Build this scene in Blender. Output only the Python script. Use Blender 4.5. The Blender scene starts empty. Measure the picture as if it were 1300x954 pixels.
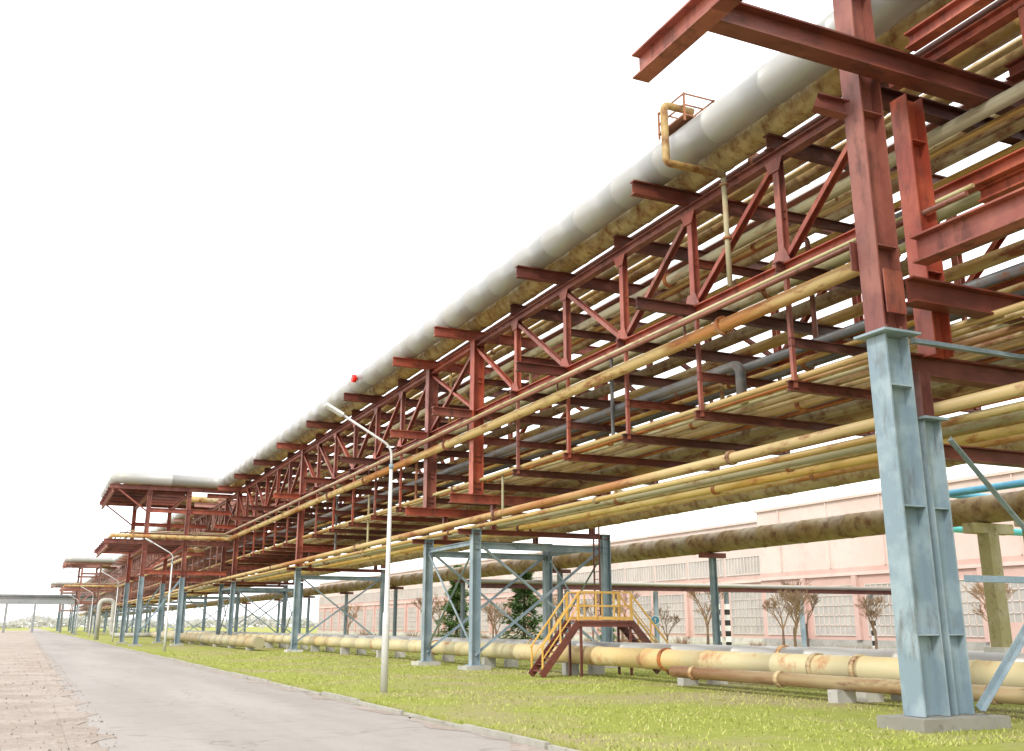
import bpy, math, random, bmesh
from mathutils import Vector, Matrix
random.seed(7)
V=Vector
scene=bpy.context.scene
COL=scene.collection
EYE=1.6

# ------------------------------------------------------------ materials
def nodes(name):
    m=bpy.data.materials.new(name); m.use_nodes=True
    nt=m.node_tree; b=nt.nodes['Principled BSDF']
    return m,nt,b
def rgba(c): return (c[0],c[1],c[2],1)
def mixc(nt,fac,a,b):
    n=nt.nodes.new('ShaderNodeMix'); n.data_type='RGBA'
    for s,val in ((0,fac),(6,a),(7,b)):
        if hasattr(val,'is_output') : nt.links.new(val,n.inputs[s])
        elif s==0: n.inputs[0].default_value=val
        else: n.inputs[s].default_value=rgba(val)
    return n.outputs[2]
def noise(nt,scale,detail=4,stretch=(1,1,1),rough=.6,off=(0,0,0)):
    g=nt.nodes.new('ShaderNodeNewGeometry'); mp=nt.nodes.new('ShaderNodeMapping')
    mp.inputs['Scale'].default_value=stretch; mp.inputs['Location'].default_value=off
    nt.links.new(g.outputs['Position'],mp.inputs[0])
    n=nt.nodes.new('ShaderNodeTexNoise'); n.inputs['Scale'].default_value=scale
    n.inputs['Detail'].default_value=detail; n.inputs['Roughness'].default_value=rough
    nt.links.new(mp.outputs[0],n.inputs[0]); return n.outputs[0]
def ramp(nt,src,p0,p1,v0=0,v1=1):
    r=nt.nodes.new('ShaderNodeMapRange'); r.inputs[1].default_value=p0; r.inputs[2].default_value=p1
    r.inputs[3].default_value=v0; r.inputs[4].default_value=v1
    nt.links.new(src,r.inputs[0]); return r.outputs[0]
def bump(nt,b,src,dist,strength=.5):
    n=nt.nodes.new('ShaderNodeBump'); n.inputs['Strength'].default_value=strength
    n.inputs['Distance'].default_value=dist
    nt.links.new(src,n.inputs['Height']); nt.links.new(n.outputs[0],b.inputs['Normal'])
def weathered(name,base,alt,dirt,a=(.45,.6),d=(.55,.68),s1=1.5,s2=5,rough=.6,stretch=(1,1,1),metal=0,bmp=.01,st2=(1,1,1),spec=.35,var=.22):
    m,nt,b=nodes(name)
    n1=noise(nt,s1,4,stretch); n2=noise(nt,s2,6,st2,.7,(3,7,1))
    c=mixc(nt,ramp(nt,n1,*a),base,alt)
    c=mixc(nt,ramp(nt,n2,*d),c,dirt)
    oi=nt.nodes.new('ShaderNodeObjectInfo'); hs=nt.nodes.new('ShaderNodeHueSaturation')
    nt.links.new(ramp(nt,oi.outputs['Random'],0,1,1-var,1+var),hs.inputs['Value'])
    nt.links.new(ramp(nt,oi.outputs['Random'],0,1,.88,1.05),hs.inputs['Saturation'])
    nt.links.new(c,hs.inputs['Color'])
    nt.links.new(hs.outputs[0],b.inputs['Base Color'])
    nt.links.new(ramp(nt,n2,.35,.7,rough-.08,min(1,rough+.2)),b.inputs['Roughness']); b.inputs['Metallic'].default_value=metal
    b.inputs['Specular IOR Level'].default_value=spec
    bump(nt,b,n2,bmp)
    return m
RED=weathered('red_oxide_steel',(.235,.048,.030),(.35,.095,.055),(.12,.038,.027),a=(.4,.62),d=(.5,.70),s1=.9,s2=3.2,rough=.45,spec=.5,st2=(1,1,.35))
REDD=weathered('dark_red_steel',(.115,.03,.022),(.19,.055,.035),(.06,.026,.02),a=(.4,.65),d=(.5,.72),s1=.7,s2=3,rough=.45,st2=(.4,1,1))
RED_HAZE=weathered('haze_tinted_red_steel',(.33,.16,.13),(.40,.22,.18),(.26,.15,.12),s1=.5,s2=2,rough=.7)  # red steel with distance haze painted into the base colour
RED_HAZE_FAR=weathered('deep_haze_tinted_red_steel',(.44,.31,.29),(.50,.37,.34),(.38,.30,.28),s1=.3,s2=1,rough=.8)  # same steel for the farthest spans, stronger haze painted in
GREY=weathered('blue_grey_paint',(.195,.265,.31),(.28,.35,.39),(.14,.15,.15),d=(.54,.74),s1=1.1,s2=3.5,rough=.42,st2=(1,1,.3),var=.1)
YEL=weathered('yellow_rail_paint',(.78,.42,.03),(.8,.48,.06),(.38,.17,.04),d=(.6,.7),rough=.5)
P_ALU=weathered('galvanised_insulation',(.335,.335,.325),(.385,.38,.365),(.32,.29,.23),a=(.35,.7),d=(.56,.76),s1=.35,s2=.7,rough=.38,metal=.25,stretch=(1,.5,1),st2=(1,.5,1),var=.08)
P_BRN=weathered('stained_insulation',(.38,.255,.085),(.44,.36,.19),(.19,.08,.03),a=(.4,.62),d=(.45,.66),s1=.5,s2=2.2,rough=.5,stretch=(1,.3,1))
P_OCH=weathered('ochre_pipe_paint',(.47,.30,.075),(.53,.44,.23),(.27,.09,.028),a=(.42,.58),d=(.50,.64),s1=.7,s2=2.2,rough=.38,stretch=(1,.16,1),st2=(1,.35,1))
P_YEL=weathered('pale_straw_pipe_paint',(.55,.44,.18),(.50,.32,.09),(.33,.13,.045),a=(.42,.58),d=(.54,.68),s1=.8,s2=2.6,rough=.38,stretch=(1,.16,1),st2=(1,.35,1))
P_OLV=weathered('olive_grey_pipe',(.38,.35,.19),(.46,.42,.28),(.27,.14,.05),a=(.42,.58),d=(.52,.68),s1=.8,s2=2.6,rough=.4,stretch=(1,.16,1),st2=(1,.35,1))
P_RST=weathered('rusty_brown_pipe',(.36,.13,.04),(.50,.39,.21),(.16,.055,.025),a=(.50,.58),d=(.48,.64),s1=.6,s2=3,rough=.5,stretch=(1,.14,1),st2=(1,.3,1))
P_TAN=weathered('tan_rust_streaked_pipe',(.47,.35,.16),(.36,.16,.05),(.22,.08,.03),a=(.52,.60),d=(.52,.66),s1=.6,s2=3,rough=.45,stretch=(1,.12,1),st2=(1,.3,1))
P_DRED=weathered('dark_red_pipe',(.16,.055,.04),(.24,.095,.065),(.09,.045,.03),s1=.6,s2=3,rough=.35,stretch=(1,.2,1))
P_DGR=weathered('dark_grey_pipe',(.10,.105,.11),(.20,.19,.185),(.16,.075,.04),a=(.45,.6),s1=.7,s2=3,rough=.35,stretch=(1,.16,1))
P_BLU=weathered('blue_pipe_paint',(.07,.32,.50),(.10,.40,.56),(.13,.22,.26),d=(.6,.74),rough=.45)
P_TEAL=weathered('teal_pipe_paint',(.08,.38,.38),(.11,.45,.44),(.13,.22,.2),d=(.6,.74),rough=.45)
P_GND=weathered('sand_coloured_insulation',(.44,.39,.24),(.46,.35,.17),(.36,.20,.10),a=(.5,.64),d=(.55,.68),s1=.5,s2=1.3,rough=.5,stretch=(1,.25,1))
CONC=weathered('concrete',(.48,.47,.43),(.40,.39,.36),(.28,.27,.24),s1=1.2,s2=6,rough=.9)
KERB=weathered('kerb_concrete',(.34,.33,.29),(.29,.28,.24),(.22,.21,.15),s1=1.2,s2=6,rough=.95)
OLIVE=weathered('lichen_stained_concrete',(.38,.34,.17),(.44,.40,.26),(.24,.20,.10),s1=1.2,s2=4,rough=.9)
WHT=weathered('white_paint',(.78,.78,.75),(.7,.7,.68),(.45,.42,.38),d=(.66,.78),rough=.5)
LAMP=weathered('lamp_post_paint',(.62,.62,.61),(.55,.55,.54),(.38,.35,.30),d=(.6,.76),rough=.5,var=.05)
BLK=weathered('black_paint',(.02,.02,.02),(.03,.03,.03),(.05,.045,.04),rough=.5)
PINK=weathered('pink_plaster',(.56,.36,.31),(.59,.42,.37),(.50,.33,.29),d=(.5,.8),s1=.15,s2=.7,rough=.9,var=.04)
PALEP=weathered('pale_pink_panels',(.61,.48,.43),(.64,.53,.48),(.54,.42,.37),d=(.5,.8),s1=.15,s2=.7,rough=.9,var=.04)
BARK=weathered('bark',(.13,.09,.06),(.18,.13,.09),(.08,.06,.045),s1=3,s2=12,rough=.95)
TWIG=weathered('twigs',(.22,.14,.08),(.28,.19,.10),(.15,.09,.06),s1=3,s2=12,rough=.95)
SHRUB=weathered('shrub_twigs',(.24,.13,.08),(.30,.19,.11),(.16,.10,.06),s1=1,s2=5,rough=.95)
NEED=weathered('needles',(.08,.18,.03),(.15,.27,.06),(.03,.07,.015),a=(.35,.65),s1=1.4,s2=4,rough=.8)
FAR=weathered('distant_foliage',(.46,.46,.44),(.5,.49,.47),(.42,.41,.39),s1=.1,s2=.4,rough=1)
FRM=weathered('window_frame_paint',(.60,.53,.48),(.55,.49,.44),(.45,.39,.35),d=(.55,.8),s1=.3,s2=2,rough=.8,var=.04)
OVER=weathered('weathered_grey_girder',(.24,.25,.26),(.30,.30,.30),(.18,.17,.16),s1=.2,s2=1,rough=.8)
REDP=weathered('signal_red',(.7,.03,.02),(.6,.03,.02),(.3,.03,.02),rough=.4)
m,nt,b=nodes('window_glass'); n=noise(nt,.35,3); c=mixc(nt,ramp(nt,n,.4,.65),(.37,.36,.34),(.50,.48,.45))
nt.links.new(c,b.inputs['Base Color']); b.inputs['Roughness'].default_value=.25; GLASS=m
m,nt,b=nodes('grass_ground')
n1=noise(nt,.22,6); n2=noise(nt,3.5,6,(1,1,1),.75); n3=noise(nt,40,3)
c=mixc(nt,ramp(nt,n2,.35,.65),(.27,.32,.055),(.37,.39,.10))
c=mixc(nt,ramp(nt,n1,.46,.62),c,(.38,.33,.18)); c=mixc(nt,ramp(nt,n3,.3,.7,0,.3),c,(.17,.18,.05))
nt.links.new(c,b.inputs['Base Color']); b.inputs['Roughness'].default_value=1; b.inputs['Specular IOR Level'].default_value=.1
bump(nt,b,n3,.05,.8); GRASS=m
m,nt,b=nodes('asphalt')
n1=noise(nt,.5,5,(1,.12,1)); n2=noise(nt,60,3); n4=noise(nt,1.7,5)
c=mixc(nt,ramp(nt,n1,.4,.62),(.30,.272,.25),(.37,.34,.315)); c=mixc(nt,ramp(nt,n2,.35,.7,0,.5),c,(.19,.17,.155))
c=mixc(nt,ramp(nt,n4,.54,.7,0,.6),c,(.23,.205,.18))
vo=nt.nodes.new('ShaderNodeTexVoronoi'); vo.feature='DISTANCE_TO_EDGE'; vo.inputs['Scale'].default_value=.27
g=nt.nodes.new('ShaderNodeNewGeometry'); wv=nt.nodes.new('ShaderNodeVectorMath'); wv.operation='ADD'
nn=nt.nodes.new('ShaderNodeTexNoise'); nn.inputs['Scale'].default_value=.9; nt.links.new(g.outputs['Position'],nn.inputs[0])
nt.links.new(g.outputs['Position'],wv.inputs[0]); nt.links.new(nn.outputs['Color'],wv.inputs[1]); nt.links.new(wv.outputs[0],vo.inputs['Vector'])
c=mixc(nt,ramp(nt,vo.outputs['Distance'],.0,.008,.45,0),c,(.13,.12,.10))
nt.links.new(c,b.inputs['Base Color']); b.inputs['Roughness'].default_value=.85; bump(nt,b,n2,.01); ASPH=m
m,nt,b=nodes('gravel')
n1=noise(nt,.6,6); n2=noise(nt,7,6,(1,1,1),.85)
c=mixc(nt,ramp(nt,n1,.4,.6),(.34,.28,.24),(.44,.385,.34)); c=mixc(nt,ramp(nt,n2,.4,.7,0,.75),c,(.19,.15,.12))
nt.links.new(c,b.inputs['Base Color']); b.inputs['Roughness'].default_value=1; bump(nt,b,n2,.05,.8); GRAV=m

# ------------------------------------------------------------ mesh helpers
def Ipro(w,h,tf=None,tw=None):
    tf=tf or h*.09; tw=tw or w*.09; a,c=w/2,h/2; t=tw/2
    return [(-a,-c),(a,-c),(a,-c+tf),(t,-c+tf),(t,c-tf),(a,c-tf),(a,c),(-a,c),(-a,c-tf),(-t,c-tf),(-t,-c+tf),(-a,-c+tf)]
def Bpro(w,h): return [(-w/2,-h/2),(w/2,-h/2),(w/2,h/2),(-w/2,h/2)]
def Lpro(w,t=None):
    t=t or w*.13; return [(0,0),(w,0),(w,t),(t,t),(t,w),(0,w)]
def Cpro(w,h):
    t=h*.1; return [(-w/2,-h/2),(w/2,-h/2),(w/2,-h/2+t),(-w/2+t,-h/2+t),(-w/2+t,h/2-t),(w/2,h/2-t),(w/2,h/2),(-w/2,h/2)]
class MB:
    def __init__(s): s.v=[]; s.f=[]
    def ext(s,pro,p0,p1,up=(0,0,1)):
        p0=V(p0); p1=V(p1); up=V(up); d=(p1-p0).normalized()
        if abs(d.dot(up))>.98: up=V((1,0,0))
        sd=d.cross(up).normalized(); u=sd.cross(d)
        n=len(pro); o=len(s.v)
        for p in (p0,p1):
            for a,b in pro: s.v.append(p+sd*a+u*b)
        for i in range(n):
            j=(i+1)%n; s.f.append((o+i,o+j,o+n+j,o+n+i))
        s.f.append(tuple(o+i for i in range(n-1,-1,-1))); s.f.append(tuple(o+n+i for i in range(n)))
        return s
    def box(s,c,d):
        c=V(c); return s.ext(Bpro(d[0],d[1]),c-V((0,0,d[2]/2)),c+V((0,0,d[2]/2)),(0,1,0))
    def rings(s,rs,seg,cap=True):
        o=len(s.v); prev=None
        for (p,d,r) in rs:
            if prev is None:
                ref=V((0,0,1)) if abs(d.z)<.9 else V((1,0,0))
                sd=d.cross(ref).normalized()
            else:
                sd=(prev-d*prev.dot(d)).normalized()
            prev=sd; u=sd.cross(d)
            for i in range(seg):
                a=2*math.pi*i/seg; s.v.append(p+(sd*math.cos(a)+u*math.sin(a))*r)
        for k in range(len(rs)-1):
            for i in range(seg):
                j=(i+1)%seg; s.f.append((o+k*seg+i,o+k*seg+j,o+(k+1)*seg+j,o+(k+1)*seg+i))
        if cap:
            s.f.append(tuple(o+i for i in range(seg-1,-1,-1)))
            e=o+(len(rs)-1)*seg; s.f.append(tuple(e+i for i in range(seg)))
        return s
    def tube(s,pts,r,seg=12,bend=None,rib=0,ribmax=150,r1=None):
        pts=[V(p) for p in pts]; bend=bend if bend is not None else r*2.5
        seq=[]; cur=pts[0]
        for i in range(1,len(pts)):
            a,b=pts[i-1],pts[i]; d=(b-a).normalized()
            if i<len(pts)-1:
                d2=(pts[i+1]-b).normalized(); ang=d.angle(d2)
                if ang<.01: end=b; arc=[]
                else:
                    t=min(bend*math.tan(ang/2),(b-a).length*.49,(pts[i+1]-b).length*.49)
                    end=b-d*t; st=b+d2*t; arc=[]
                    for k in range(1,6):
                        q=k/6; p=(end*(1-q)**2)+(b*2*q*(1-q))+(st*q*q)
                        dd=(d*(1-q)+d2*q).normalized(); arc.append((p,dd,r))
                    nxt=(st,d2)
            else: end=b; arc=[]; nxt=None
            L=(end-cur).length
            seq.append((cur,d,r))
            if rib and L>rib:
                n=int(L/rib)
                for k in range(1,n):
                    dist=k*L/n
                    if cur.y>ribmax: break
                    c=cur+d*dist
                    seq+= [(c-d*.045,d,r),(c-d*.04,d,r+.014),(c+d*.04,d,r+.014),(c+d*.045,d,r)]
            seq.append((end,d,r)); seq+=arc
            if nxt: cur=nxt[0] if arc else end
        return s.rings(seq,seg)
def emit(name,mb,mat,parent=None,loc=(0,0,0),smooth=False):
    loc=V(loc); me=bpy.data.meshes.new(name)
    me.from_pydata([tuple(v-loc) for v in mb.v],[],mb.f)
    bm=bmesh.new(); bm.from_mesh(me); bmesh.ops.recalc_face_normals(bm,faces=bm.faces); bm.to_mesh(me); bm.free()
    if smooth:
        for p in me.polygons: p.use_smooth=(len(p.vertices)<=4)
    me.materials.append(mat)
    o=bpy.data.objects.new(name,me); COL.objects.link(o)
    if parent: o.parent=parent
    else: o.location=loc
    return o
def thing(name,loc,label,cat,group=None):
    e=bpy.data.objects.new(name,None); e.location=loc; e.empty_display_size=.3; COL.objects.link(e)
    e['label']=label; e['category']=cat
    if group: e['group']=group
    return e
def part(t,name,mb,mat,smooth=False): return emit(name,mb,mat,t,t.location,smooth)
def solo(name,mb,mat,loc,label,cat,group=None,smooth=False):
    o=emit(name,mb,mat,None,loc,smooth); o['label']=label; o['category']=cat
    if group: o['group']=group
    return o
def structure(name,x0,x1,y0,y1,z,mat):
    me=bpy.data.meshes.new(name); me.from_pydata([(x0,y0,z),(x1,y0,z),(x1,y1,z),(x0,y1,z)],[],[(0,1,2,3)])
    me.materials.append(mat); o=bpy.data.objects.new(name,me); COL.objects.link(o); o['kind']='structure'; return o

# ------------------------------------------------------------ setting
RX=6.5
structure('ground',-1500,1800,-400,2600,0,GRASS)
structure('road',1.1,RX,-60,900,.008,ASPH)
structure('gravel_ground',-60,1.1,-60,420,.004,GRAV)
structure('yard_pavement',44,58.3,-20,240,.004,CONC)
def edge(xa,xb0,s):
    mb=MB(); re_=random.Random(s); y=5
    while y<140:
        x=xb0+.14*math.sin(y*1.7+s)+.1*math.sin(y*4.1+1)+re_.uniform(-.06,.08)
        mb.v+=[V((xa,y,.0125)),V((x,y,.0125))]
        n_=len(mb.v)
        if n_>=4: mb.f.append((n_-4,n_-3,n_-1,n_-2))
        y+=.3+y*.004
    return mb
k=emit('gravel_edge',edge(.7,1.15,3),GRAV); k['kind']='structure'
k=emit('soil_edge',edge(RX-.02,RX-.22,8),GRAV); k['kind']='structure'
mb=MB(); y=-20; rk=random.Random(12)
while y<220:
    dz=rk.uniform(-.05,.0); dx=rk.uniform(-.02,.02)
    mb.ext([(-.05,-.05),(.05,-.05),(.05,.085+dz),(.04,.10+dz),(-.05,.10+dz)],(RX+.06+dx,y,0),(RX+.06+dx,y+2.93,0)); y+=3
k=emit('kerb',mb,KERB); k['kind']='structure'

X0,X1=15.5,21.3
# ------------------------------------------------------------ pipes
LOOPS=[92,213,335]; YS,YE=-6,430
rp=random.Random(21); rj=random.Random(5)
def rack(x,z,xo=None,ins=0,ys=YS,ye=YE):
    pts=[(x,ys,z)]
    if xo is not None:
        for L in LOOPS:
            pts+=[(x,L+ins,z),(xo,L+ins,z),(xo,L+15-ins,z),(x,L+15-ins,z)]
    pts.append((x,ye,z)); return pts
def pipe(pts,r,mat,label,seg=12,rib=0,group='pipes running along the rack',bend=None,name='pipe',fl=0):
    mb=MB().tube(pts,r,seg,bend,rib)
    o=solo(name,mb,mat,pts[0],label,'pipe',group,True)
    x,_,z=pts[0]
    if len(pts)==3: x,_,z=pts[-1]
    for i in range(fl):
        fy=18+i*60/fl+rp.uniform(0,10); 
        f=MB().tube([(x,fy-.05,z),(x,fy-.012,z)],r*1.35+.02,seg); f.tube([(x,fy+.012,z),(x,fy+.05,z)],r*1.35+.02,seg)
        q=emit('flange',f,P_DRED if i%2 else P_RST,None,(0,0,0)); 
        q.data.transform(Matrix.Translation(-V(pts[0]))); q.parent=o
    return o
def deck(T,items,seg=14,fl=3,jit=.12):
    for x,r,mt,l in items:
        z=T+r+(rj.choice((0,.04,.09,.16)) if jit else 0)
        pipe(rack(x,z),r,mt,l,seg,2 if r>.24 else 0,fl=fl if .065<r<.2 else 0)
T=13.31
pipe(rack(14.4,T+.5,5.5,0),.5,P_ALU,'large pale grey insulated pipe on top of the rack',32,2.2)
pipe(rack(15.5,T+.42,6.75,1.2),.42,P_BRN,'large rust stained insulated pipe beside the grey one',24,2.0)
pipe(rack(16.33,T+.2,7.6,2.1),.2,P_DRED,'dark red pipe on the top deck of the rack',16,0,fl=3)
pipe(rack(17.1,T+.28,8.4,2.9),.28,P_OCH,'ochre insulated pipe on the top deck',20,2)
deck(T,((17.65,.08,P_YEL,'slim straw pipe on the top deck'),(18.2,.26,P_BRN,'stained insulated pipe with rust on the top deck'),(18.75,.09,P_DRED,'slim dark red pipe on the top deck'),
        (19.3,.2,P_ALU,'grey insulated pipe on the top deck'),(19.8,.08,P_OCH,'slim ochre pipe on the top deck'),(20.6,.33,P_BRN,'wide brown insulated pipe on the top deck')))
deck(11.33,((16.2,.15,P_OLV,'olive grey pipe inside the red truss'),(16.6,.07,P_YEL,'thin pale straw pipe inside the truss'),(16.9,.07,P_RST,'thin rusty pipe inside the truss'),(17.5,.19,P_BRN,'rust stained pipe inside the truss'),
                 (18.0,.07,P_YEL,'slim straw pipe inside the truss'),(18.4,.12,P_DRED,'dark red pipe inside the truss'),(19.3,.22,P_BRN,'brown insulated pipe inside the truss'),(20.5,.15,P_YEL,'pale straw pipe near the rear of the truss')))
deck(9.97,((15.95,.08,P_DGR,'thin dark grey pipe on the lower truss chord'),(16.3,.11,P_RST,'rusty pipe on the lower truss chord'),(16.6,.06,P_YEL,'thin straw pipe on the lower truss deck'),(17.0,.17,P_OLV,'olive grey pipe on the lower truss deck'),
                 (17.5,.07,P_YEL,'slim pale pipe on the lower truss deck'),(17.9,.12,P_DRED,'dark red pipe on the lower truss deck'),(18.9,.2,P_BRN,'brown insulated pipe on the lower truss deck'),(20.2,.18,P_OCH,'ochre pipe on the lower truss deck')))
pipe(rack(15.15,8.93,5.6,0,ys=14.2),.17,P_TAN,'tan yellow pipe with rusty sections slung outside the truss',16,fl=5)
pipe(rack(14.75,9.25,6.3,.7,ys=12),.055,P_DRED,'thin dark red pipe beside the tan one',10)
pipe(rack(14.95,9.45,6.9,1.0,ys=12),.045,P_OLV,'very thin olive pipe beside the tan one',8)
pipe(rack(15.9,9.3,7.2,1.4),.1,P_OLV,'olive pipe below the truss',12,fl=3)
deck(8.12,((16.75,.12,P_DGR,'dark grey pipe below the truss'),(17.15,.08,P_RST,'rusty pipe below the truss'),(17.5,.07,P_OCH,'slim ochre pipe on the hanging deck'),
                 (18.0,.15,P_DGR,'dark grey pipe on the hanging deck'),(18.45,.07,P_YEL,'slim straw pipe on the hanging deck'),(18.9,.11,P_RST,'rust coloured pipe on the hanging deck'),(19.7,.19,P_OCH,'ochre pipe on the hanging deck'),(20.7,.14,P_DRED,'dark red pipe on the hanging deck')))
pipe([(16.3,20.9,7.2),(16.3,20.9,8.26),(16.3,YE,8.26)],.14,P_DGR,'dark grey pipe ending in an elbow bent down',14,bend=.3)
deck(7.07,((15.7,.075,P_YEL,'thin pale straw pipe on the low deck'),(15.95,.05,P_RST,'thin rusty pipe on the low deck'),(16.2,.085,P_OCH,'ochre pipe on the low deck'),(16.5,.055,P_OLV,'thin olive pipe on the low deck'),
                 (16.85,.09,P_TAN,'tan pipe on the low deck'),(17.25,.06,P_OCH,'slim ochre pipe on the low deck'),(17.9,.14,P_YEL,'pale straw pipe on the low deck'),(18.35,.06,P_RST,'slim rusty pipe on the low deck'),(18.8,.09,P_DGR,'dark pipe on the low deck'),(19.6,.17,P_BRN,'brown insulated pipe on the low deck'),(20.6,.2,P_OCH,'wide ochre pipe on the low deck')),12,4)
deck(5.29,((14.95,.12,P_TAN,'tan pipe on the trestle bracket'),(15.35,.05,P_RST,'thin rusty pipe over the grey trestles'),(15.8,.075,P_YEL,'thin straw pipe over the grey trestles'),(16.5,.17,P_OLV,'olive grey insulated pipe over the grey trestles'),
                 (17.05,.07,P_OCH,'slim ochre pipe over the grey trestles'),(17.6,.11,P_YEL,'straw coloured pipe over the grey trestles'),
                 (18.7,.12,P_TAN,'tan pipe over the grey trestles'),(20.2,.28,P_BRN,'wide brown insulated pipe over the grey trestles')),16,4)
pipe(rack(26,5.0),.42,P_BRN,'wide stained insulated pipe on low posts behind the rack',22,2.4)
pipe([(30,2,6.25),(30,27,6.25),(44,27,6.25)],.13,P_BLU,'bright blue pipe behind the rack',14)
pipe([(30.6,2,5.25),(30.6,29,5.25),(44,29,5.25)],.14,P_TEAL,'teal pipe behind the rack',14)
for (x,y,za,zb,r,mt) in ((16.1,27.2,7.2,10.1,.06,P_DGR),(16.6,31.2,7.2,9.2,.05,P_RST),(15.8,35,5.5,7.2,.05,P_OLV),(16.2,46,7.2,10.1,.07,P_RST),(16.0,53,5.5,8.4,.06,P_OLV),
        (17.4,23.2,7.2,8.3,.07,P_OCH),(17.6,19.4,8.3,11.5,.07,P_DRED),(16.9,34.8,10.1,11.5,.06,P_YEL),(17.1,44,10.1,13.5,.07,P_OCH),(16.4,61,5.5,9.2,.07,P_DGR)):
    pipe([(x,y-.8,za),(x,y,za),(x,y,zb),(x,y+.8,zb)],r,mt,'slim riser pipe linking two decks of the rack',10,0,'riser pipes between the decks',bend=.15)
def gpipe(x,z,r,y0,y1,mat,label,flanges,rib=3):
    t=thing('pipeline',(x,y0,0),label,'pipe','pipelines on low supports near the ground')
    part(t,'pipe_run',MB().tube([(x,y0,z),(x,y1,z)],r,24,None,rib),mat,True)
    for fy in flanges:
        mbf=MB().tube([(x,fy-.07,z),(x,fy+.07,z)],r+.035,24)
        part(t,'flange',mbf,P_RST,True)
    y=y0+3
    while y<min(y1,150):
        part(t,'pipe_support',MB().box((x,y,(z-r)/2),(.5,.3,z-r+.04)),CONC); y+=7
gpipe(17.0,.66,.29,-6,150,P_GND,'sand coloured insulated pipeline with rusty joints near the ground',(18.2,19.6,26,45))
gpipe(18.0,.84,.24,-6,150,P_ALU,'grey insulated pipeline on low concrete supports',(16.5,22,37))
gpipe(16.2,.40,.15,-6,24.5,P_TAN,'tan pipeline with rusty sections close to the grass',(14,20,23.5),0)
gpipe(14.0,.55,.38,70,134,P_GND,'pale insulated pipeline along the grass',())
mb=MB().tube([(7.7,136,-.2),(7.7,136,4.6),(9.3,136,4.6),(9.3,136,.5),(14,134,.55)],.27,20,.6)
solo('pipe_arch',mb,CONC,(7.7,136,0),'pale grey pipe bent into an arch beside the road','pipe',None,True)
t=thing('bypass_pipe',(13.45,19.7,11.3),'peeling pale pipe bent around the big grey pipe','pipe')
part(t,'pipe_run',MB().tube([(14.35,19.7,14.62),(13.45,19.7,14.62),(13.45,19.7,12.98),(15.22,19.7,12.98)],.1,14,.16),P_BRN,True)
part(t,'drop_pipe',MB().tube([(15.22,19.7,13.05),(15.22,19.7,9.9)],.07,12),P_GND,True)
for fz in (12.7,11.2): part(t,'flange',MB().tube([(15.22,19.7,fz-.03),(15.22,19.7,fz+.03)],.12,14),P_RST,True)
t=thing('service_platform',(14.4,19.9,14.3),'small rusty railed platform on top of the grey pipe','platform')
mb=MB()
for x in (13.95,14.9):
    for y in (19.5,20.7): mb.ext(Bpro(.045,.045),(x,y,14.2),(x,y,15.0))
for z in (14.65,14.97):
    mb.ext(Bpro(.035,.035),(13.95,19.5,z),(14.9,19.5,z)); mb.ext(Bpro(.035,.035),(13.95,20.7,z),(14.9,20.7,z))
    mb.ext(Bpro(.035,.035),(13.95,19.5,z),(13.95,20.7,z)); mb.ext(Bpro(.035,.035),(14.9,19.5,z),(14.9,20.7,z))
part(t,'railing',mb,P_RST); part(t,'deck',MB().box((14.42,20.1,14.36),(1.0,1.25,.05)),P_RST)
mb=MB().tube([(13.98,49,13.8),(13.82,49,13.8)],.05,8); mb.tube([(13.84,49,13.8),(13.64,49,13.8)],.2,16)
solo('valve',mb,REDP,(13.98,49,13.8),'bright red valve cap on the grey pipe','valve',None,True)

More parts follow.
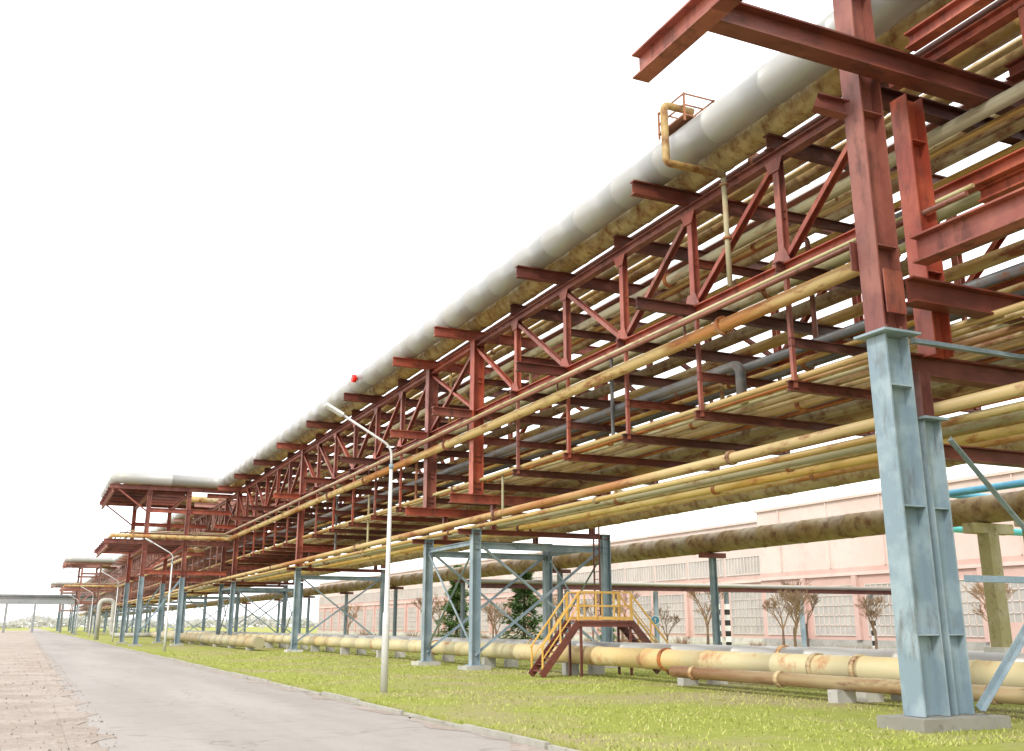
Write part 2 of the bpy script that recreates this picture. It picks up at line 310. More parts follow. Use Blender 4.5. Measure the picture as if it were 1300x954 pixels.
# ------------------------------------------------------------ red truss spans
def truss(ys,near=True,anchor=False,diag=True,stub0=0,fronthang=True,gusset=False,label='red steel lattice truss span carrying the pipes'):
    y0,y1=ys[0],ys[-1]
    R1,R2=(RED,REDD) if y0<94 else ((RED_HAZE,RED_HAZE) if y0<200 else (RED_HAZE_FAR,RED_HAZE_FAR))  # farther spans take the reds paled to imitate haze
    t=thing('truss_span',(X0,y0,9.8),label if y0<94 else 'distant red steel lattice truss span with haze painted into its colour','truss','truss spans of the pipe rack')
    n=len(ys)-1
    acc={}
    def P(name,mbf,mat):
        if near: part(t,name,mbf,mat)
        else:
            a=acc.setdefault(name,(MB(),mat))[0]; o=len(a.v); a.v+=mbf.v; a.f+=[tuple(i+o for i in f) for f in mbf.f]
    for X in (X0,X1):
        P('top_chord',MB().ext(Ipro(.26,.26,.03,.025),(X,y0+.02,12.76),(X,y1-.02,12.76)),R1)
        P('bottom_chord',MB().ext(Ipro(.26,.28,.03,.025),(X,y0+.02,9.8),(X,y1-.02,9.8)),R1)
        for i,y in enumerate(ys):
            if 0<i<n: P('truss_post',MB().ext(Ipro(.2,.2,.025,.02),(X,y,9.93),(X,y,12.64),(1,0,0)),R1)
            if fronthang and 0<i<n:
                P('hanger',MB().ext(Bpro(.1,.1),(X,y,6.9),(X,y,9.67)),R1)
        if diag:
            for i in range(n):
                if i<n/2: a,b=(ys[i],12.62),(ys[i+1],9.95)
                else: a,b=(ys[i+1],12.62),(ys[i],9.95)
                P('truss_diagonal',MB().ext(Cpro(.13,.19),(X,a[0],a[1]),(X,b[0],b[1]),(1,0,0)),R1)
                if anchor: P('truss_diagonal',MB().ext(Cpro(.11,.17),(X+.03,b[0],a[1]),(X+.03,a[0],b[1]),(1,0,0)),R1)
    if gusset:
        for i in range(1,n):
            for s in (-1,1):
                g=MB(); h=.26; a=.34; y=ys[i]; x=X0-.125
                zc=12.66 if s<0 else 9.94
                for xx in (x,x-.014):
                    for (dy,dz) in ((-a,0),(a,0),(a*.5,s*h*1.3),(-a*.5,s*h*1.3)): g.v.append(V((xx,y+dy,zc+dz)))
                g.f=[(0,1,2,3),(7,6,5,4),(0,4,5,1),(1,5,6,2),(2,6,7,3),(3,7,4,0)]
                P('gusset_plate',g,RED)
    for i,y in enumerate(ys[:-1] if not anchor else ys):
        stub=(i%2==stub0)
        xl=13.6 if stub else 15.2
        if i>0:
            if not (anchor and i==n):
                P('cross_beam',MB().ext(Ipro(.22,.40,.035,.025),(xl,y+.003,13.1),(21.6,y+.003,13.1)),R2)
                P('cross_beam',MB().ext(Ipro(.20,.31,.03,.02),(xl+.0,y+.004,9.8),(21.5,y+.004,9.8)),R2)
        if i>0 or anchor or y>100:
            P('cross_beam',MB().ext(Ipro(.16,.22,.02,.02),(15.55,y+.005,11.21),(21.4,y+.005,11.21)),R2)
            if fronthang:
                P('cross_beam',MB().ext(Ipro(.14,.22,.02,.02),(15.45,y+.002,8.0),(21.4,y+.002,8.0)),R2)
                P('cross_beam',MB().ext(Ipro(.16,.24,.025,.02),(15.3,y+.006,6.94),(21.5,y+.006,6.94)),R2)
            if stub:
                P('pipe_hanger',MB().ext(Bpro(.05,.05),(15.15,y+.09,8.7),(15.15,y+.09,9.68)),R2)
    for nme,(a,mt) in acc.items():
        q=part(t,nme,a,mt); q['kind']='stuff'
truss([-8,-4,-.2,3.6,7.2,10.8,14.2],diag=False,stub0=5)
S1=[14.6,17.9,21.6,25.3,29.05,33,36.9]
truss(S1,gusset=True)
truss([36.9,42.2],anchor=True,stub0=0)
def lin(a,b,n): return [a+(b-a)*i/n for i in range(n+1)]
truss([42.2]+lin(42.2,66.5,6)[1:],gusset=True); truss(lin(66.5,90,6)); truss([90,96],anchor=True)
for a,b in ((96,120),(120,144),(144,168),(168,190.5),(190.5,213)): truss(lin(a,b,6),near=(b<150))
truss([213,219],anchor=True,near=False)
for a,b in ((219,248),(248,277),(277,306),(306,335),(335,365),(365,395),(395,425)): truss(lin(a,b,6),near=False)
def bent(y,heavy=False):
    t=thing('red_support_frame',(X0,y,5.3),'red steel portal frame standing on the grey trestle','frame','red portal frames of the pipe rack')
    w=.42 if heavy else .34
    zb=6.6 if heavy else 5.3
    R=RED if y<97 else (RED_HAZE if y<200 else RED_HAZE_FAR)
    for X in (X0-.002,X1+.002):
        part(t,'column',MB().ext(Ipro(w,w+.04,.03,.025),(X,y,zb),(X,y,12.9),(1,0,0)),R)
    part(t,'cross_beam',MB().ext(Ipro(.3,.36,.03,.02),(14.4 if heavy else 15.4,y+.01,6.42),(21.6,y+.01,6.42)),R)
    part(t,'top_beam',MB().ext(Ipro(.24,.39,.03,.02),(13.6,y+.012,13.09),(21.6,y+.012,13.09)),R)
    part(t,'bracket_beam',MB().ext(Ipro(.24,.33,.03,.02),(13.6,y+.014,9.8),(21.6,y+.014,9.8)),R)
for y in (36.9,42.2): bent(y,True)
for y in (66.5,90,96,120,144,168,190.5,213,219,248,277,306,335): bent(y)

# ------------------------------------------------------------ grey trestles
def trestle(ys,label,zt=5.24):
    t=thing('trestle',(X0,ys[0],0),label,'trestle','grey trestles under the pipe rack')
    for y in ys:
        for X in (X0,X1):
            c=MB().ext(Ipro(.30,.36,.03,.03),(X,y,.18),(X,y,zt-.03),(1,0,0))
            c.box((X,y,.17),(.55,.5,.04)); c.box((X,y,zt-.015),(.42,.38,.03))
            part(t,'column',c,GREY)
            part(t,'footing',MB().box((X,y,.06),(1.0,.9,.18)),CONC)
        part(t,'cross_beam',MB().ext(Ipro(.18,.26,.03,.02),(15.4,y+.01,zt-.62),(21.4,y+.01,zt-.62)),GREY)
        part(t,'top_beam',MB().ext(Ipro(.18,.20,.03,.02),(14.75,y+.012,zt-.10),(21.5,y+.012,zt-.10)),REDD)
        for a,b in (((X0,.5),(X1,zt-.5)),((X1,.5),(X0,zt-.5))):
            part(t,'brace',MB().ext(Lpro(.09),(a[0],y-.05,a[1]),(b[0],y-.05,b[1])),GREY)
    if len(ys)>1:
        for X in (X0,X1):
            part(t,'side_beam',MB().ext(Ipro(.14,.18,.025,.02),(X,ys[0]+.2,zt-.5),(X,ys[1]-.2,zt-.5)),GREY)
            part(t,'brace',MB().ext(Lpro(.09),(X-.03,ys[0],.6),(X-.03,ys[1],zt-.6)),GREY)
            part(t,'brace',MB().ext(Lpro(.09),(X+.05,ys[1],.6),(X+.05,ys[0],zt-.6)),GREY)
    for y in ys:
        for X in (X0+.75,X1-.6):
            part(t,'deck_post',MB().ext(Ipro(.2,.2,.02,.02),(X,y,zt+.0),(X,y,6.24),(1,0,0)),REDD)
trestle((36.9,42.2),'blue grey painted steel trestle with crossed braces on concrete footings')
trestle((66.5,),'blue grey steel trestle bent on concrete footings')
trestle((90,96),'blue grey braced steel trestle on the grass')
for y in (120,144,168,190.5): trestle((y,),'blue grey steel trestle bent on concrete footings')
trestle((213,219),'pale grey distant braced trestle')
for y in (248,277,306,335): trestle((y,),'blue grey steel trestle bent on concrete footings')

# ------------------------------------------------------------ near portal frame (stands in front of the truss face)
k_=.9
def K(p): return (p[0]*k_,p[1]*k_,EYE+(p[2]-EYE)*k_)
t=thing('portal_column_frame',(14.9*k_,14.4*k_,0),'tall support frame with blue grey lower and red upper columns','frame')
def hcol(X,Y,z0,z1,w,h,step,mat,name='column',ground=False):
    p0=list(K((X,Y,z0))); p1=K((X,Y,z1)); w*=k_; h*=k_
    if ground: p0[2]=.2
    mb=MB().ext(Ipro(w,h,.035,.03),p0,p1,(1,0,0))
    z=p0[2]+step*.6
    while z<p1[2]-.2:
        for s in (-1,1): mb.box((p0[0],p0[1]+s*(w/4+.008),z),(h-.08,w/2-.032,.025))
        z+=step
    part(t,name,mb,mat)
def kb(name,pro,a,b,mat): part(t,name,MB().ext([(u*k_,v*k_) for u,v in pro],K(a),K(b)),mat)
hcol(14.9,14.4,.2,7.12,.5,.62,2.1,GREY,'lower_column',True)
hcol(14.9,14.4,7.2,17.6,.52,.60,2.7,RED,'upper_column')
hcol(15.72,14.45,.2,5.5,.36,.46,2.1,GREY,'rear_column',True)
hcol(16.3,14.5,6.9,12.78,.46,.5,2.7,RED,'rear_upper_column')
def kbox(name,c,d,mat): part(t,name,MB().box(K(c),[q*k_ for q in d]),mat)
kbox('cap_plate',(14.9,14.4,7.165),(.95,.85,.05),GREY)
kbox('cap_plate',(15.74,14.45,5.53),(.62,.6,.05),GREY)
kbox('splice_plate',(14.9,14.08,8.0),(.5,.03,.9),RED)
for dx in (-.38,0,.38):
    p=K((14.9+dx,14.03,7.2)); part(t,'anchor_bolt',MB().tube([p,(p[0],p[1],p[2]+.05)],.025,6),REDD)
part(t,'footing',MB().box((14.9*k_+.35,14.4*k_,.06),(1.9,1.0,.26)),KERB)
part(t,'footing',MB().box((X1*k_,14.4*k_,.06),(1.3,1.0,.26)),KERB)
hcol(X1,14.4,.2,12.7,.42,.5,2.5,GREY,'back_column',True)
kb('rear_column_post',Ipro(.25,.3,.03,.02),(15.72,14.45,5.56),(15.72,14.45,6.5),REDD)
kb('arm_beam',Ipro(.42,.56,.04,.03),(10.62,13.86,13.03),(23.5,13.86,13.03),REDD)
kb('arm_beam',Ipro(.30,.40,.035,.03),(15.3,14.95,13.02),(23.5,14.95,13.02),REDD)
kb('arm_end_beam',Ipro(.40,.58,.04,.03),(10.5,13.4,13.03),(10.5,16.2,13.03),RED)
kb('arm_end_beam',Ipro(.40,.58,.04,.03),(10.5,8.6,13.03),(10.5,13.38,13.03),REDD)
kb('deck_beam',Ipro(.4,.52,.04,.03),(15.2,14.05,8.05),(22.6,14.05,8.05),REDD)
kb('deck_beam',Ipro(.36,.44,.04,.03),(15.0,14.78,6.75),(22.6,14.78,6.75),REDD)
kb('longitudinal_beam',Ipro(.38,.56,.04,.03),(15.3,13.75,8.80),(15.3,2,8.80),RED)
kb('longitudinal_beam',Ipro(.3,.36,.04,.03),(15.6,13.6,13.52),(15.6,2,13.52),RED)
kb('longitudinal_beam',Ipro(.3,.36,.04,.03),(18.6,13.6,13.52),(18.6,2,13.52),REDD)
kb('longitudinal_beam',Ipro(.26,.3,.04,.03),(17.4,13.8,10.4),(17.4,2,10.4),RED)
kbox('bracket_plate',(14.75,14.76,8.92),(.5,.03,.62),RED)
kb('stub_beam',Ipro(.3,.34,.03,.03),(14.1,14.95,12.45),(14.65,14.6,12.2),REDD)
for a,b in (((15.3,7.0),(22.2,7.0)),((16.0,5.1),(21.2,.2)),((16.0,2.4),(21.2,2.4)),((16.0,.1),(21.2,5.0))):
    kb('brace',Lpro(.13),(a[0],14.2,a[1]),(b[0],14.2,b[1]),GREY)
kb('trestle_beam',Ipro(.26,.3,.03,.02),(15.95,14.8,5.0),(22.6,14.8,5.0),REDD)

# ------------------------------------------------------------ expansion loop platforms
def loopframe(L):
    R,RD,G=(RED,REDD,GREY) if L<100 else ((RED_HAZE,RED_HAZE,GREY) if L<300 else (RED_HAZE_FAR,RED_HAZE_FAR,GREY))
    t=thing('loop_support_frame',(8.3,L,0),'steel frame carrying the pipe expansion loop out beside the road','frame','expansion loop frames')
    for y in (L+.4,L+14.4):
        for X in (8.3,11.6):
            part(t,'lower_column',MB().ext(Ipro(.34,.4,.03,.03),(X,y,.1),(X,y,5.6),(1,0,0)),G)
            part(t,'footing',MB().box((X,y,.05),(1,1,.2)),CONC)
            part(t,'upper_column',MB().ext(Ipro(.3,.36,.03,.03),(X,y,5.6),(X,y,12.95),(1,0,0)),R)
        for z,x in ((13.1,5.0),(8.5,5.0),(11.2,8.3),(6.0,8.3)):
            part(t,'cross_beam',MB().ext(Ipro(.25,.36,.03,.03),(x,y+.01,z),(15.3,y+.01,z)),R)
        part(t,'brace',MB().ext(Lpro(.12),(8.4,y,5.8),(11.5,y,8.3)),R)
        part(t,'brace',MB().ext(Lpro(.12),(8.4,y,.8),(11.5,y,5.4)),G)
        part(t,'brace',MB().ext(Lpro(.12),(8.2,y,11),(5.6,y,12.9)),R)
    for X in (5.3,8.32,11.62):
        for z in (12.7,8.1):
            part(t,'longitudinal_beam',MB().ext(Ipro(.22,.3,.03,.03),(X,L+.2,z),(X,L+14.6,z)),R)
    for k in range(1,6):
        y=L+.4+14*k/6
        for z in (13.08,8.48):
            part(t,'cross_beam',MB().ext(Ipro(.2,.3,.03,.03),(5.0,y,z),(11.8,y,z)),RD)
for L in LOOPS: loopframe(L)

for i,y in enumerate((8,22,36,50,64,78,92,106,120,140,160)):
    if y==22:
        t=thing('pipe_post',(26,y,0),'lichen stained yellow olive concrete post with a pale base','post','posts behind the rack')
        part(t,'post',MB().ext(Bpro(.42,.42),(26,y,1.0),(26,y,4.36)),OLIVE); part(t,'crosshead',MB().ext(Bpro(.4,.3),(25.2,y,4.42),(26.9,y,4.42)),OLIVE)
        part(t,'base',MB().box((26,y,.5),(.7,.7,1.0)),WHT)
        continue
    t=thing('pipe_post',(26,y,0),'slim grey steel post holding the insulated pipe','post','posts behind the rack')
    part(t,'post',MB().ext(Ipro(.22,.24,.02,.02),(26,y,0),(26,y,4.36),(1,0,0)),GREY); part(t,'crosshead',MB().ext(Bpro(.3,.2),(25.4,y,4.47),(26.6,y,4.47)),REDD)
for (x,y) in ((30.3,10),(30.3,16.5),(30.3,23)):
    t=thing('concrete_portal',(x,y,0),'mossy concrete frame carrying blue pipes','frame','concrete frames')
    for dx in (-1.1,1.1): part(t,'post',MB().ext(Bpro(.4,.4),(x+dx,y,0),(x+dx,y,4.7)),OLIVE)
    part(t,'crosshead',MB().ext(Bpro(.45,.36),(x-1.6,y,4.88),(x+1.6,y,4.88)),OLIVE)
    part(t,'tie_beam',MB().ext(Bpro(.3,.3),(x-.9,y,3.0),(x+.9,y,3.0)),OLIVE)

# ------------------------------------------------------------ stairs over the ground pipes
ty0,ty1=30.5,31.3; zp=1.75
t=thing('crossover_stairs',(17.5,30.9,0),'yellow railed steel steps bridging the ground pipelines','stairs')
for nme,xa,xb in (('near_flight',15.15,16.55),('far_flight',20.1,18.55)):
    mb=MB()
    for y in (ty0,ty1): mb.ext(Bpro(.05,.24),(xa,y,.05),(xb,y,zp-.03))
    part(t,'stringer',mb,REDD)
    mb=MB()
    for i in range(1,9):
        q=i/9; mb.box((xa+(xb-xa)*q,(ty0+ty1)/2,zp*q),(.24,ty1-ty0-.06,.035))
    part(t,'steps',mb,REDD)
    mb=MB()
    for y in (ty0,ty1):
        mb.ext(Bpro(.048,.048),(xa,y,.92),(xb,y,zp+.92)); mb.ext(Bpro(.03,.03),(xa,y,.5),(xb,y,zp+.5))
        for q in (.03,.5,.97): mb.ext(Bpro(.045,.045),(xa+(xb-xa)*q,y,zp*q+.02),(xa+(xb-xa)*q,y,zp*q+.92))
    part(t,'handrail',mb,YEL)
part(t,'deck',MB().box((17.55,30.9,zp),(2.05,.9,.06)).ext(Cpro(.07,.16),(16.5,30.45,zp-.1),(18.6,30.45,zp-.1)),REDD)
mb=MB()
for y in (ty0,ty1):
    for h in (.5,.95): mb.ext(Bpro(.048,.048),(16.55,y,zp+h),(18.55,y,zp+h))
    for x in (16.55,17.2,17.9,18.55): mb.ext(Bpro(.045,.045),(x,y,zp+.03),(x,y,zp+.95))
    mb.ext(Bpro(.02,.1),(16.55,y,zp+.1),(18.55,y,zp+.1))
part(t,'railing',mb,YEL)
for x in (16.6,18.5):
    for y in (ty0,ty1): part(t,'leg',MB().ext(Lpro(.07),(x,y,0),(x,y,zp-.04)),REDD)
t=thing('ladder',(20.6,36.4,1.8),'slim dark red access ladder rising to the pipe deck','ladder')
mb=MB()
for y in (36.15,36.6): mb.ext(Bpro(.05,.05),(20.6,y,2.0),(20.6,y,6.0))
part(t,'side_rails',mb,REDD)
mb=MB(); z=2.2
while z<5.9: mb.ext(Bpro(.025,.025),(20.6,36.15,z),(20.6,36.6,z)); z+=.3
part(t,'rungs',mb,REDD)

# ------------------------------------------------------------ street lamps
def lamp(y,x=8.3):
    t=thing('street_lamp',(x,y,0),'pale street lamp with an upswept arm over the grass verge','street lamp','street lamps along the road')
    part(t,'post',MB().rings([(V((x,y,0)),V((0,0,1)),.095),(V((x,y,1.9)),V((0,0,1)),.09),(V((x,y,1.95)),V((0,0,1)),.068),(V((x,y,5.7)),V((0,0,1)),.045)],14),LAMP,True)
    part(t,'arm',MB().tube([(x,y,5.68),(x,y,6.2),(x-1.45,y,7.0)],.032,10,.7),LAMP,True)
    part(t,'lamp_head',MB().ext([(-.11,-.03),(-.08,-.055),(.08,-.055),(.11,-.03),(.07,.05),(-.07,.05)],(x-1.38,y,6.96),(x-1.85,y,7.2)),LAMP)
    part(t,'collar',MB().tube([(x,y,5.62),(x,y,5.74)],.06,12),GREY,True)
for y in (25.6,72,118,165,212): lamp(y)

# ------------------------------------------------------------ low cross rack with striped posts
t=thing('low_pipe_rack',(31,53,0),'low grey pipe rack crossing the yard','pipe rack')
for dy,z,r,mt in ((-.5,3.98,.09,P_ALU),(0,4.0,.12,P_OLV),(.5,3.96,.07,P_DRED)):
    part(t,'pipe',MB().tube([(22,53+dy,z),(57,53+dy,z)],r,10),mt,True)
part(t,'beam',MB().ext(Ipro(.2,.22),(22,52.6,3.75),(57,52.6,3.75)),REDD)
part(t,'beam',MB().ext(Ipro(.2,.22),(22,53.4,3.75),(57,53.4,3.75)),REDD)
for x in (28,34,45,56): part(t,'post',MB().ext(Bpro(.22,.22),(x,53,0),(x,53,3.6)),GREY)
def stripepost(x,pair=True):
    p=thing('striped_support_post',(x,53,0),'slim support post with black and white hazard stripes','post','striped support posts')
    for dx in ((-.36,.36) if pair else (0,)):
        part(p,'upper_post',MB().ext(Bpro(.22,.22),(x+dx,53,2.9),(x+dx,53,3.62)),GREY)
        for k in range(9):
            z=.02+k*.32
            part(p,'stripe',MB().ext(Bpro(.24,.24),(x+dx,53,z),(x+dx,53,z+.317)),BLK if k%2 else WHT)
stripepost(38.8); stripepost(50.9,False)

t=thing('road_sign',(25.6,40,0),'small round blue road sign with a white arrow','road sign')
n=V((-.55,-.83,0)).normalized(); s=V((.83,-.55,0)).normalized(); c=V((25.6,40,1.85))
def sd(c,r,off): return MB().tube([c+n*off,c+n*(off+.015)],r,24)
part(t,'pole',MB().tube([(25.6,40,0),(25.6,40,2.1)],.03,8),GREY,True)
part(t,'sign_plate',sd(c,.17,.035),P_BLU,False); part(t,'sign_rim',sd(c,.21,.015),WHT,False)
o=c+n*.056
mb=MB(); mb.v=[o+s*a*.55+V((0,0,b*.55)) for a,b in ((-.04,-.2),(.04,-.2),(.04,.04),(.13,.04),(0,.22),(-.13,.04),(-.04,.04))]; mb.f=[tuple(range(7))]
part(t,'arrow',mb,WHT)

# ------------------------------------------------------------ factory buildings
def factory(x,y0,y1,h,upper,label,strip):
    t=thing('factory_building',(x,y0,0),label,'building')
    D=40
    def band(z0,z1,mat,nm,dx=0):
        part(t,nm,MB().ext(Bpro(D,z1-z0),(x+D/2+dx,y0,(z0+z1)/2),(x+D/2+dx,y1,(z0+z1)/2)),mat)
    band(0,.55,CONC,'plinth',-.05); band(.55,6.05,PINK,'wall'); band(6.05,h,upper,'upper_wall')
    part(t,'parapet',MB().ext(Bpro(D+.4,.2),(x+D/2,y0-.2,h+.1),(x+D/2,y1+.2,h+.1)),PALEP)
    part(t,'string_course',MB().ext(Bpro(.2,.25),(x-.1,y0,5.55),(x-.1,y1,5.55)),PALEP)
    n=int((y1-y0)/6); 
    for i in range(n):
        yc=y0+(i+.5)*(y1-y0)/n; w=4.7
        fr=MB()
        for yy in [yc-w/2+w*k/8 for k in range(9)]: fr.ext(Bpro(.06,.08),(x-.05,yy,.9),(x-.05,yy,4.7))
        for zz in (.9,1.66,2.42,3.18,3.94,4.7): fr.ext(Bpro(.07,.08),(x-.055,yc-w/2,zz),(x-.055,yc+w/2,zz))
        part(t,'window',MB().box((x-.01,yc,2.8),(.03,w,3.8)),GLASS)
        part(t,'window_frame',fr,FRM)
        part(t,'pilaster',MB().ext(Bpro(.3,.5),(x-.12,y0+i*(y1-y0)/n+.3,.56),(x-.12,y0+i*(y1-y0)/n+.3,5.4),(0,1,0)),PINK)
        if strip:
            part(t,'window',MB().box((x-.01,yc,7.0),(.03,5.7,1.6)),GLASS)
            fr=MB()
            for k in range(13): fr.ext(Bpro(.1,.08),(x-.05,yc-2.85+5.7*k/12,6.2),(x-.05,yc-2.85+5.7*k/12,7.8))
            for zz in (6.2,7.8): fr.ext(Bpro(.08,.1),(x-.06,yc-2.9,zz),(x-.06,yc+2.9,zz))
            part(t,'window_frame',fr,FRM)
        else:
            part(t,'panel_rib',MB().ext(Bpro(.12,.12),(x-.05,yc,6.1),(x-.05,yc,h-.02),(1,0,0)),PALEP)
factory(60,75,235,10.8,PALEP,'long pink factory hall with large gridded windows',True)
factory(58.5,8,74,11.4,PALEP,'peach coloured factory hall with tall gridded windows',False)
solo('boundary_wall',MB().box((50,30,.9),(.25,26,1.8)),PINK,(50,30,0),'low pink rendered yard wall','wall')

# ------------------------------------------------------------ vegetation
def bare_tree_mesh(h,seed):
    rnd=random.Random(seed); tr=MB(); cr=MB()
    def br(p,d,L,r,dep,mbx):
        q=p+d*L*.5+V((rnd.uniform(-1,1),rnd.uniform(-1,1),0))*L*.05; e=q+(d+V((0,0,.12))).normalized()*L*.5
        mbx.rings([(p,d,r),(q,d,r*.8),(e,d,r*.6)],5 if dep>1 else 7,False)
        if dep<6:
            for k in range(3 if dep<5 else 2):
                a=rnd.uniform(0,6.283); sp=rnd.uniform(.35,.85)
                nd=(d+V((math.cos(a)*sp,math.sin(a)*sp,rnd.uniform(-.1,.35)))).normalized()
                st=p+(e-p)*rnd.uniform(.55,1)
                br(st,nd,L*rnd.uniform(.6,.82),max(r*.55,.012),dep+1,cr)
    br(V((0,0,0)),V((0,0,1)),h*.3,h*.022,0,tr)
    return tr,cr
def place_tree(meshes,x,y,s,label,name='bare_tree',cat='tree',grp='leafless trees in the yard'):
    t=thing(name,(x,y,0),label,cat,grp)
    for nm,me in meshes:
        o=bpy.data.objects.new(nm,me); COL.objects.link(o); o.parent=t
    t.scale=(s,s,s); t.rotation_euler=(0,0,random.uniform(0,6)); return t
BM=[]
for sd_ in (3,11,17):
    tr,cr=bare_tree_mesh(5,sd_)
    o1=emit('trunk',tr,BARK); o2=emit('crown',cr,TWIG); BM.append([('trunk',o1.data),('crown',o2.data)])
    bpy.data.objects.remove(o1); bpy.data.objects.remove(o2)
for i,(px,y,s) in enumerate(((44,62,1.1),(47,55,1.15),(50,52,.95),(43,72,1.1),(47,84,1.1),(40,90,.9),(52,44,1),(54,66,1.1),(45,102,1.1),(44,120,1.2),(38,58,.7),(40,140,1.2),(-14,60,1.2),(-10,95,1.5),(41,49,1.0),(36,70,.9),(38,100,1.1))):
    place_tree(BM[i%3],px,y,s,'small leafless tree with tangled twigs in front of the factory' if px>0 else 'leafless tree beside the gravel')
def conifer():
    rnd=random.Random(5); mb=MB()
    H=5.6
    for k in range(8000):
        q=rnd.random()**.8; z=.4+q*(H-.4); R=(1-q)*1.8*(.7+.3*math.sin(z*7))+.08
        a=rnd.uniform(0,6.283); rr=R*(rnd.random()**.45); 
        R2=rr*(1+.25*math.sin(a*5+z*2))
        p=V((math.cos(a)*R2,math.sin(a)*R2,z-rr*.25)); 
        d=V((math.cos(a),math.sin(a),rnd.uniform(-.5,.3))).normalized(); s=d.cross(V((rnd.uniform(-1,1),rnd.uniform(-1,1),1))).normalized()
        L=rnd.uniform(.14,.32); o=len(mb.v); mb.v+=[p-s*.055,p+s*.055,p+d*L]; mb.f.append((o,o+1,o+2))
    tr=MB().rings([(V((0,0,0)),V((0,0,1)),.13),(V((0,0,5.2)),V((0,0,1)),.02)],8)
    return tr,mb
tr,cr=conifer(); o1=emit('trunk',tr,BARK); o2=emit('crown',cr,NEED); CM=[('trunk',o1.data),('crown',o2.data)]
bpy.data.objects.remove(o1); bpy.data.objects.remove(o2)
for x,y,s in ((30,75,1.1),(31,65,1.15),(33.5,58,.5)):
    place_tree(CM,x,y,s,'green spruce tree behind the pipe rack','spruce_tree','tree','spruces behind the rack')
def shrub(seed):
    rnd=random.Random(seed); mb=MB()
    for k in range(110):
        a=rnd.uniform(0,6.283); sp=rnd.uniform(0,.9); d=V((math.cos(a)*sp,math.sin(a)*sp,1)).normalized(); L=rnd.uniform(.4,1.1)
        p=V((rnd.uniform(-.4,.4),rnd.uniform(-.4,.4),0)); mb.rings([(p,d,.011),(p+d*L,d,.004)],3,False)
        p2=p+d*L*.5; d2=(d+V((rnd.uniform(-.7,.7),rnd.uniform(-.7,.7),.2))).normalized(); mb.rings([(p2,d2,.008),(p2+d2*L*.5,d2,.003)],3,False)
    return mb
so=emit('shrub',shrub(2),SHRUB); sm=so.data; bpy.data.objects.remove(so)
rnd=random.Random(4)
for k in range(40):
    o=bpy.data.objects.new('shrub',sm); COL.objects.link(o); s=rnd.uniform(.6,1.35)
    o.location=(rnd.uniform(34,43.5),rnd.uniform(22,118),0); o.scale=(s,s,s*rnd.uniform(.7,1)); o.rotation_euler=(0,0,rnd.uniform(0,6))
    o['label']='leafless reddish brown shrub in the yard'; o['category']='shrub'; o['group']='shrubs along the factory yard'
mb=MB(); rnd=random.Random(9)
for k in range(9000):
    x=rnd.uniform(-520,620); y=800+rnd.uniform(-10,10)
    h=(6+2*math.sin(x*.05)+1.5*math.sin(x*.17+1))*rnd.random()**.6
    p=V((x,y,h)); a=rnd.uniform(.8,1.8); o=len(mb.v)
    mb.v+=[p+V((-a,0,-a*.6)),p+V((a,rnd.uniform(-.5,.5),-a*.5)),p+V((rnd.uniform(-.5,.5),0,a))]; mb.f.append((o,o+1,o+2))
o=emit('treeline',mb,FAR); o['kind']='stuff'; o['label']='faint distant line of woodland'; o['category']='trees'
mb=MB(); rnd=random.Random(1)
for k in range(42000):
    y=11+ (rnd.random()**1.8)*60; x=rnd.uniform(RX+.02,24) 
    if math.sin(x*1.3+y*.35)+math.sin(y*.8-x*.5)+rnd.uniform(-2.2,2.2)<-.7: continue
    h=rnd.uniform(.02,.07)*(1.5 if x<RX+.25 else 1); a=rnd.uniform(0,6.283); w=.008+y*.0003
    o=len(mb.v); c_,s_=math.cos(a)*w,math.sin(a)*w
    mb.v+=[V((x-c_,y-s_,0)),V((x+c_,y+s_,0)),V((x+rnd.uniform(-.05,.05),y+rnd.uniform(-.05,.05),h))]; mb.f.append((o,o+1,o+2))
for k in range(5000):   # longer tufts against the kerb
    y=11+(rnd.random()**1.6)*60; x=RX+.13+abs(rnd.gauss(0,.08)); h=rnd.uniform(.05,.16); w=.008+y*.0003; o=len(mb.v)
    mb.v+=[V((x-w,y,0)),V((x+w,y,0)),V((x+rnd.uniform(-.12,.05),y+rnd.uniform(-.05,.05),h))]; mb.f.append((o,o+1,o+2))
me=bpy.data.meshes.new('grass'); me.from_pydata([tuple(v) for v in mb.v],[],mb.f)
GB=weathered('grass_blades',(.29,.34,.055),(.39,.41,.11),(.44,.39,.20),a=(.4,.6),d=(.48,.64),s1=1.2,s2=1.5,rough=.8); me.materials.append(GB)
o=bpy.data.objects.new('grass',me); COL.objects.link(o); o['kind']='stuff'; o['label']='short yellow green verge grass'; o['category']='grass'
mb=MB()
for k in range(2500):
    y=10+(rnd.random()**1.6)*60; x=1.4-rnd.random()**1.5*9; s=rnd.uniform(.012,.05)
    o=len(mb.v); pts=[V((x+rnd.uniform(-s,s),y+rnd.uniform(-s,s),0)) for _ in range(3)]+[V((x,y,s))]
    mb.v+=pts; mb.f+=[(o,o+1,o+3),(o+1,o+2,o+3),(o+2,o,o+3)]
o=emit('loose_stones',mb,GRAV); o['kind']='stuff'; o['label']='loose stones on the gravel'; o['category']='stones'

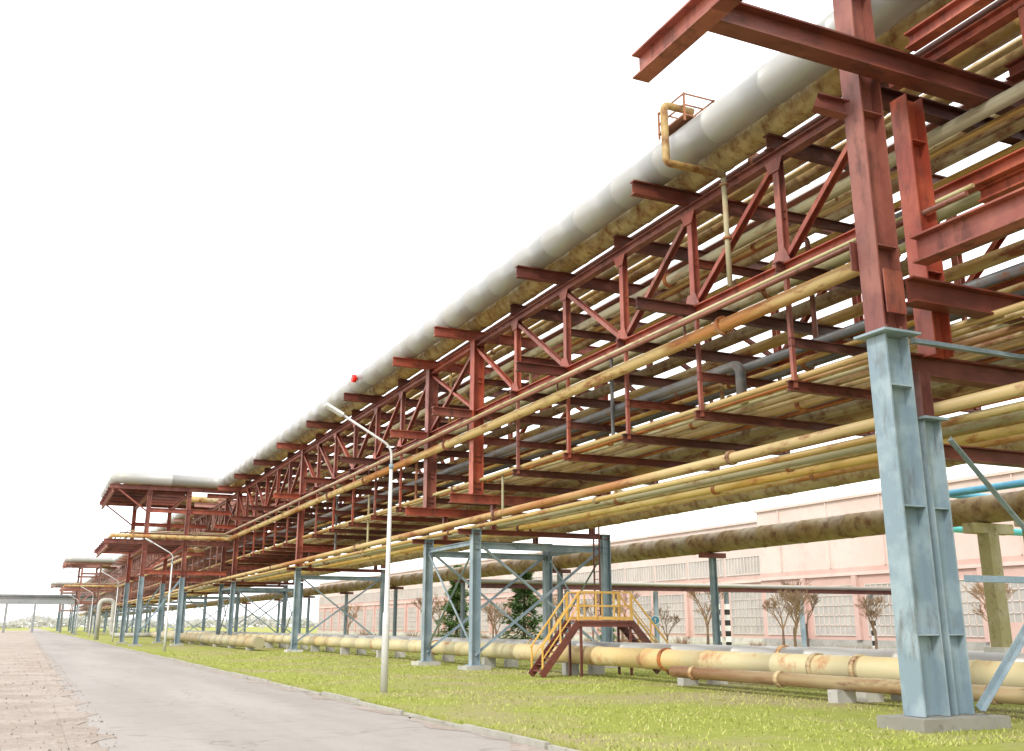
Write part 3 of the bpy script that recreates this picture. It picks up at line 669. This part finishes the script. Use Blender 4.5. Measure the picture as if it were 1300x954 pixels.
# ------------------------------------------------------------ cross pipe bridge far
t=thing('pipe_bridge',(0,285,0),'grey pipe bridge on many posts spanning the road far off','bridge')
for z,yy,r in ((8.75,285,.4),(8.65,286.1,.3),(8.8,287.4,.45)):
    part(t,'pipe',MB().tube([(-150,yy,z),(16,yy,z)],r,10),OVER,True)
for yy in (285,287.5):
    part(t,'girder',MB().ext(Ipro(.5,1.5,.12,.1),(-150,yy,7.6),(16,yy,7.6)),OVER)
x=-146
while x<15:
    if not (1.5<x<6.5):
        for yy in (285,287.5): part(t,'pier',MB().ext(Bpro(.5,.5),(x,yy,0),(x,yy,6.84)),OVER)
    x+=6.4

# ------------------------------------------------------------ light, world, camera
w=bpy.data.worlds.new('World'); scene.world=w; w.use_nodes=True; nt=w.node_tree
bg=nt.nodes['Background']; sky=nt.nodes.new('ShaderNodeTexSky'); sky.sky_type='NISHITA'; sky.sun_disc=False
sky.sun_elevation=math.radians(40); sky.sun_rotation=math.radians(235); sky.dust_density=4; sky.air_density=1.2
mx=nt.nodes.new('ShaderNodeMix'); mx.data_type='RGBA'; mx.inputs[0].default_value=.88
nt.links.new(sky.outputs[0],mx.inputs[6]); mx.inputs[7].default_value=(15.2,15.2,15.2,1)
nt.links.new(mx.outputs[2],bg.inputs['Color']); bg.inputs['Strength'].default_value=.15
L=bpy.data.lights.new('sun','SUN'); L.energy=2.3; L.angle=math.radians(10); L.color=(1,.95,.87)
lo=bpy.data.objects.new('sun',L); COL.objects.link(lo)
el=math.radians(40)
d=V((-math.sin(math.radians(55))*math.cos(el),-math.cos(math.radians(55))*math.cos(el),math.sin(el)))
lo.rotation_euler=(-d).to_track_quat('-Z','Y').to_euler(); lo.location=(0,0,40)
cam=bpy.data.cameras.new('camera'); co=bpy.data.objects.new('camera',cam); COL.objects.link(co)
cam.lens=36*1280/1300; cam.sensor_width=36; cam.shift_y=-45/1300; cam.clip_end=5000
co.location=(0,0,EYE); co.rotation_euler=(math.radians(90+15.83),0,math.radians(-24.82))
scene.camera=co
scene.view_settings.view_transform='Standard'; scene.view_settings.look='None'; scene.view_settings.exposure=0
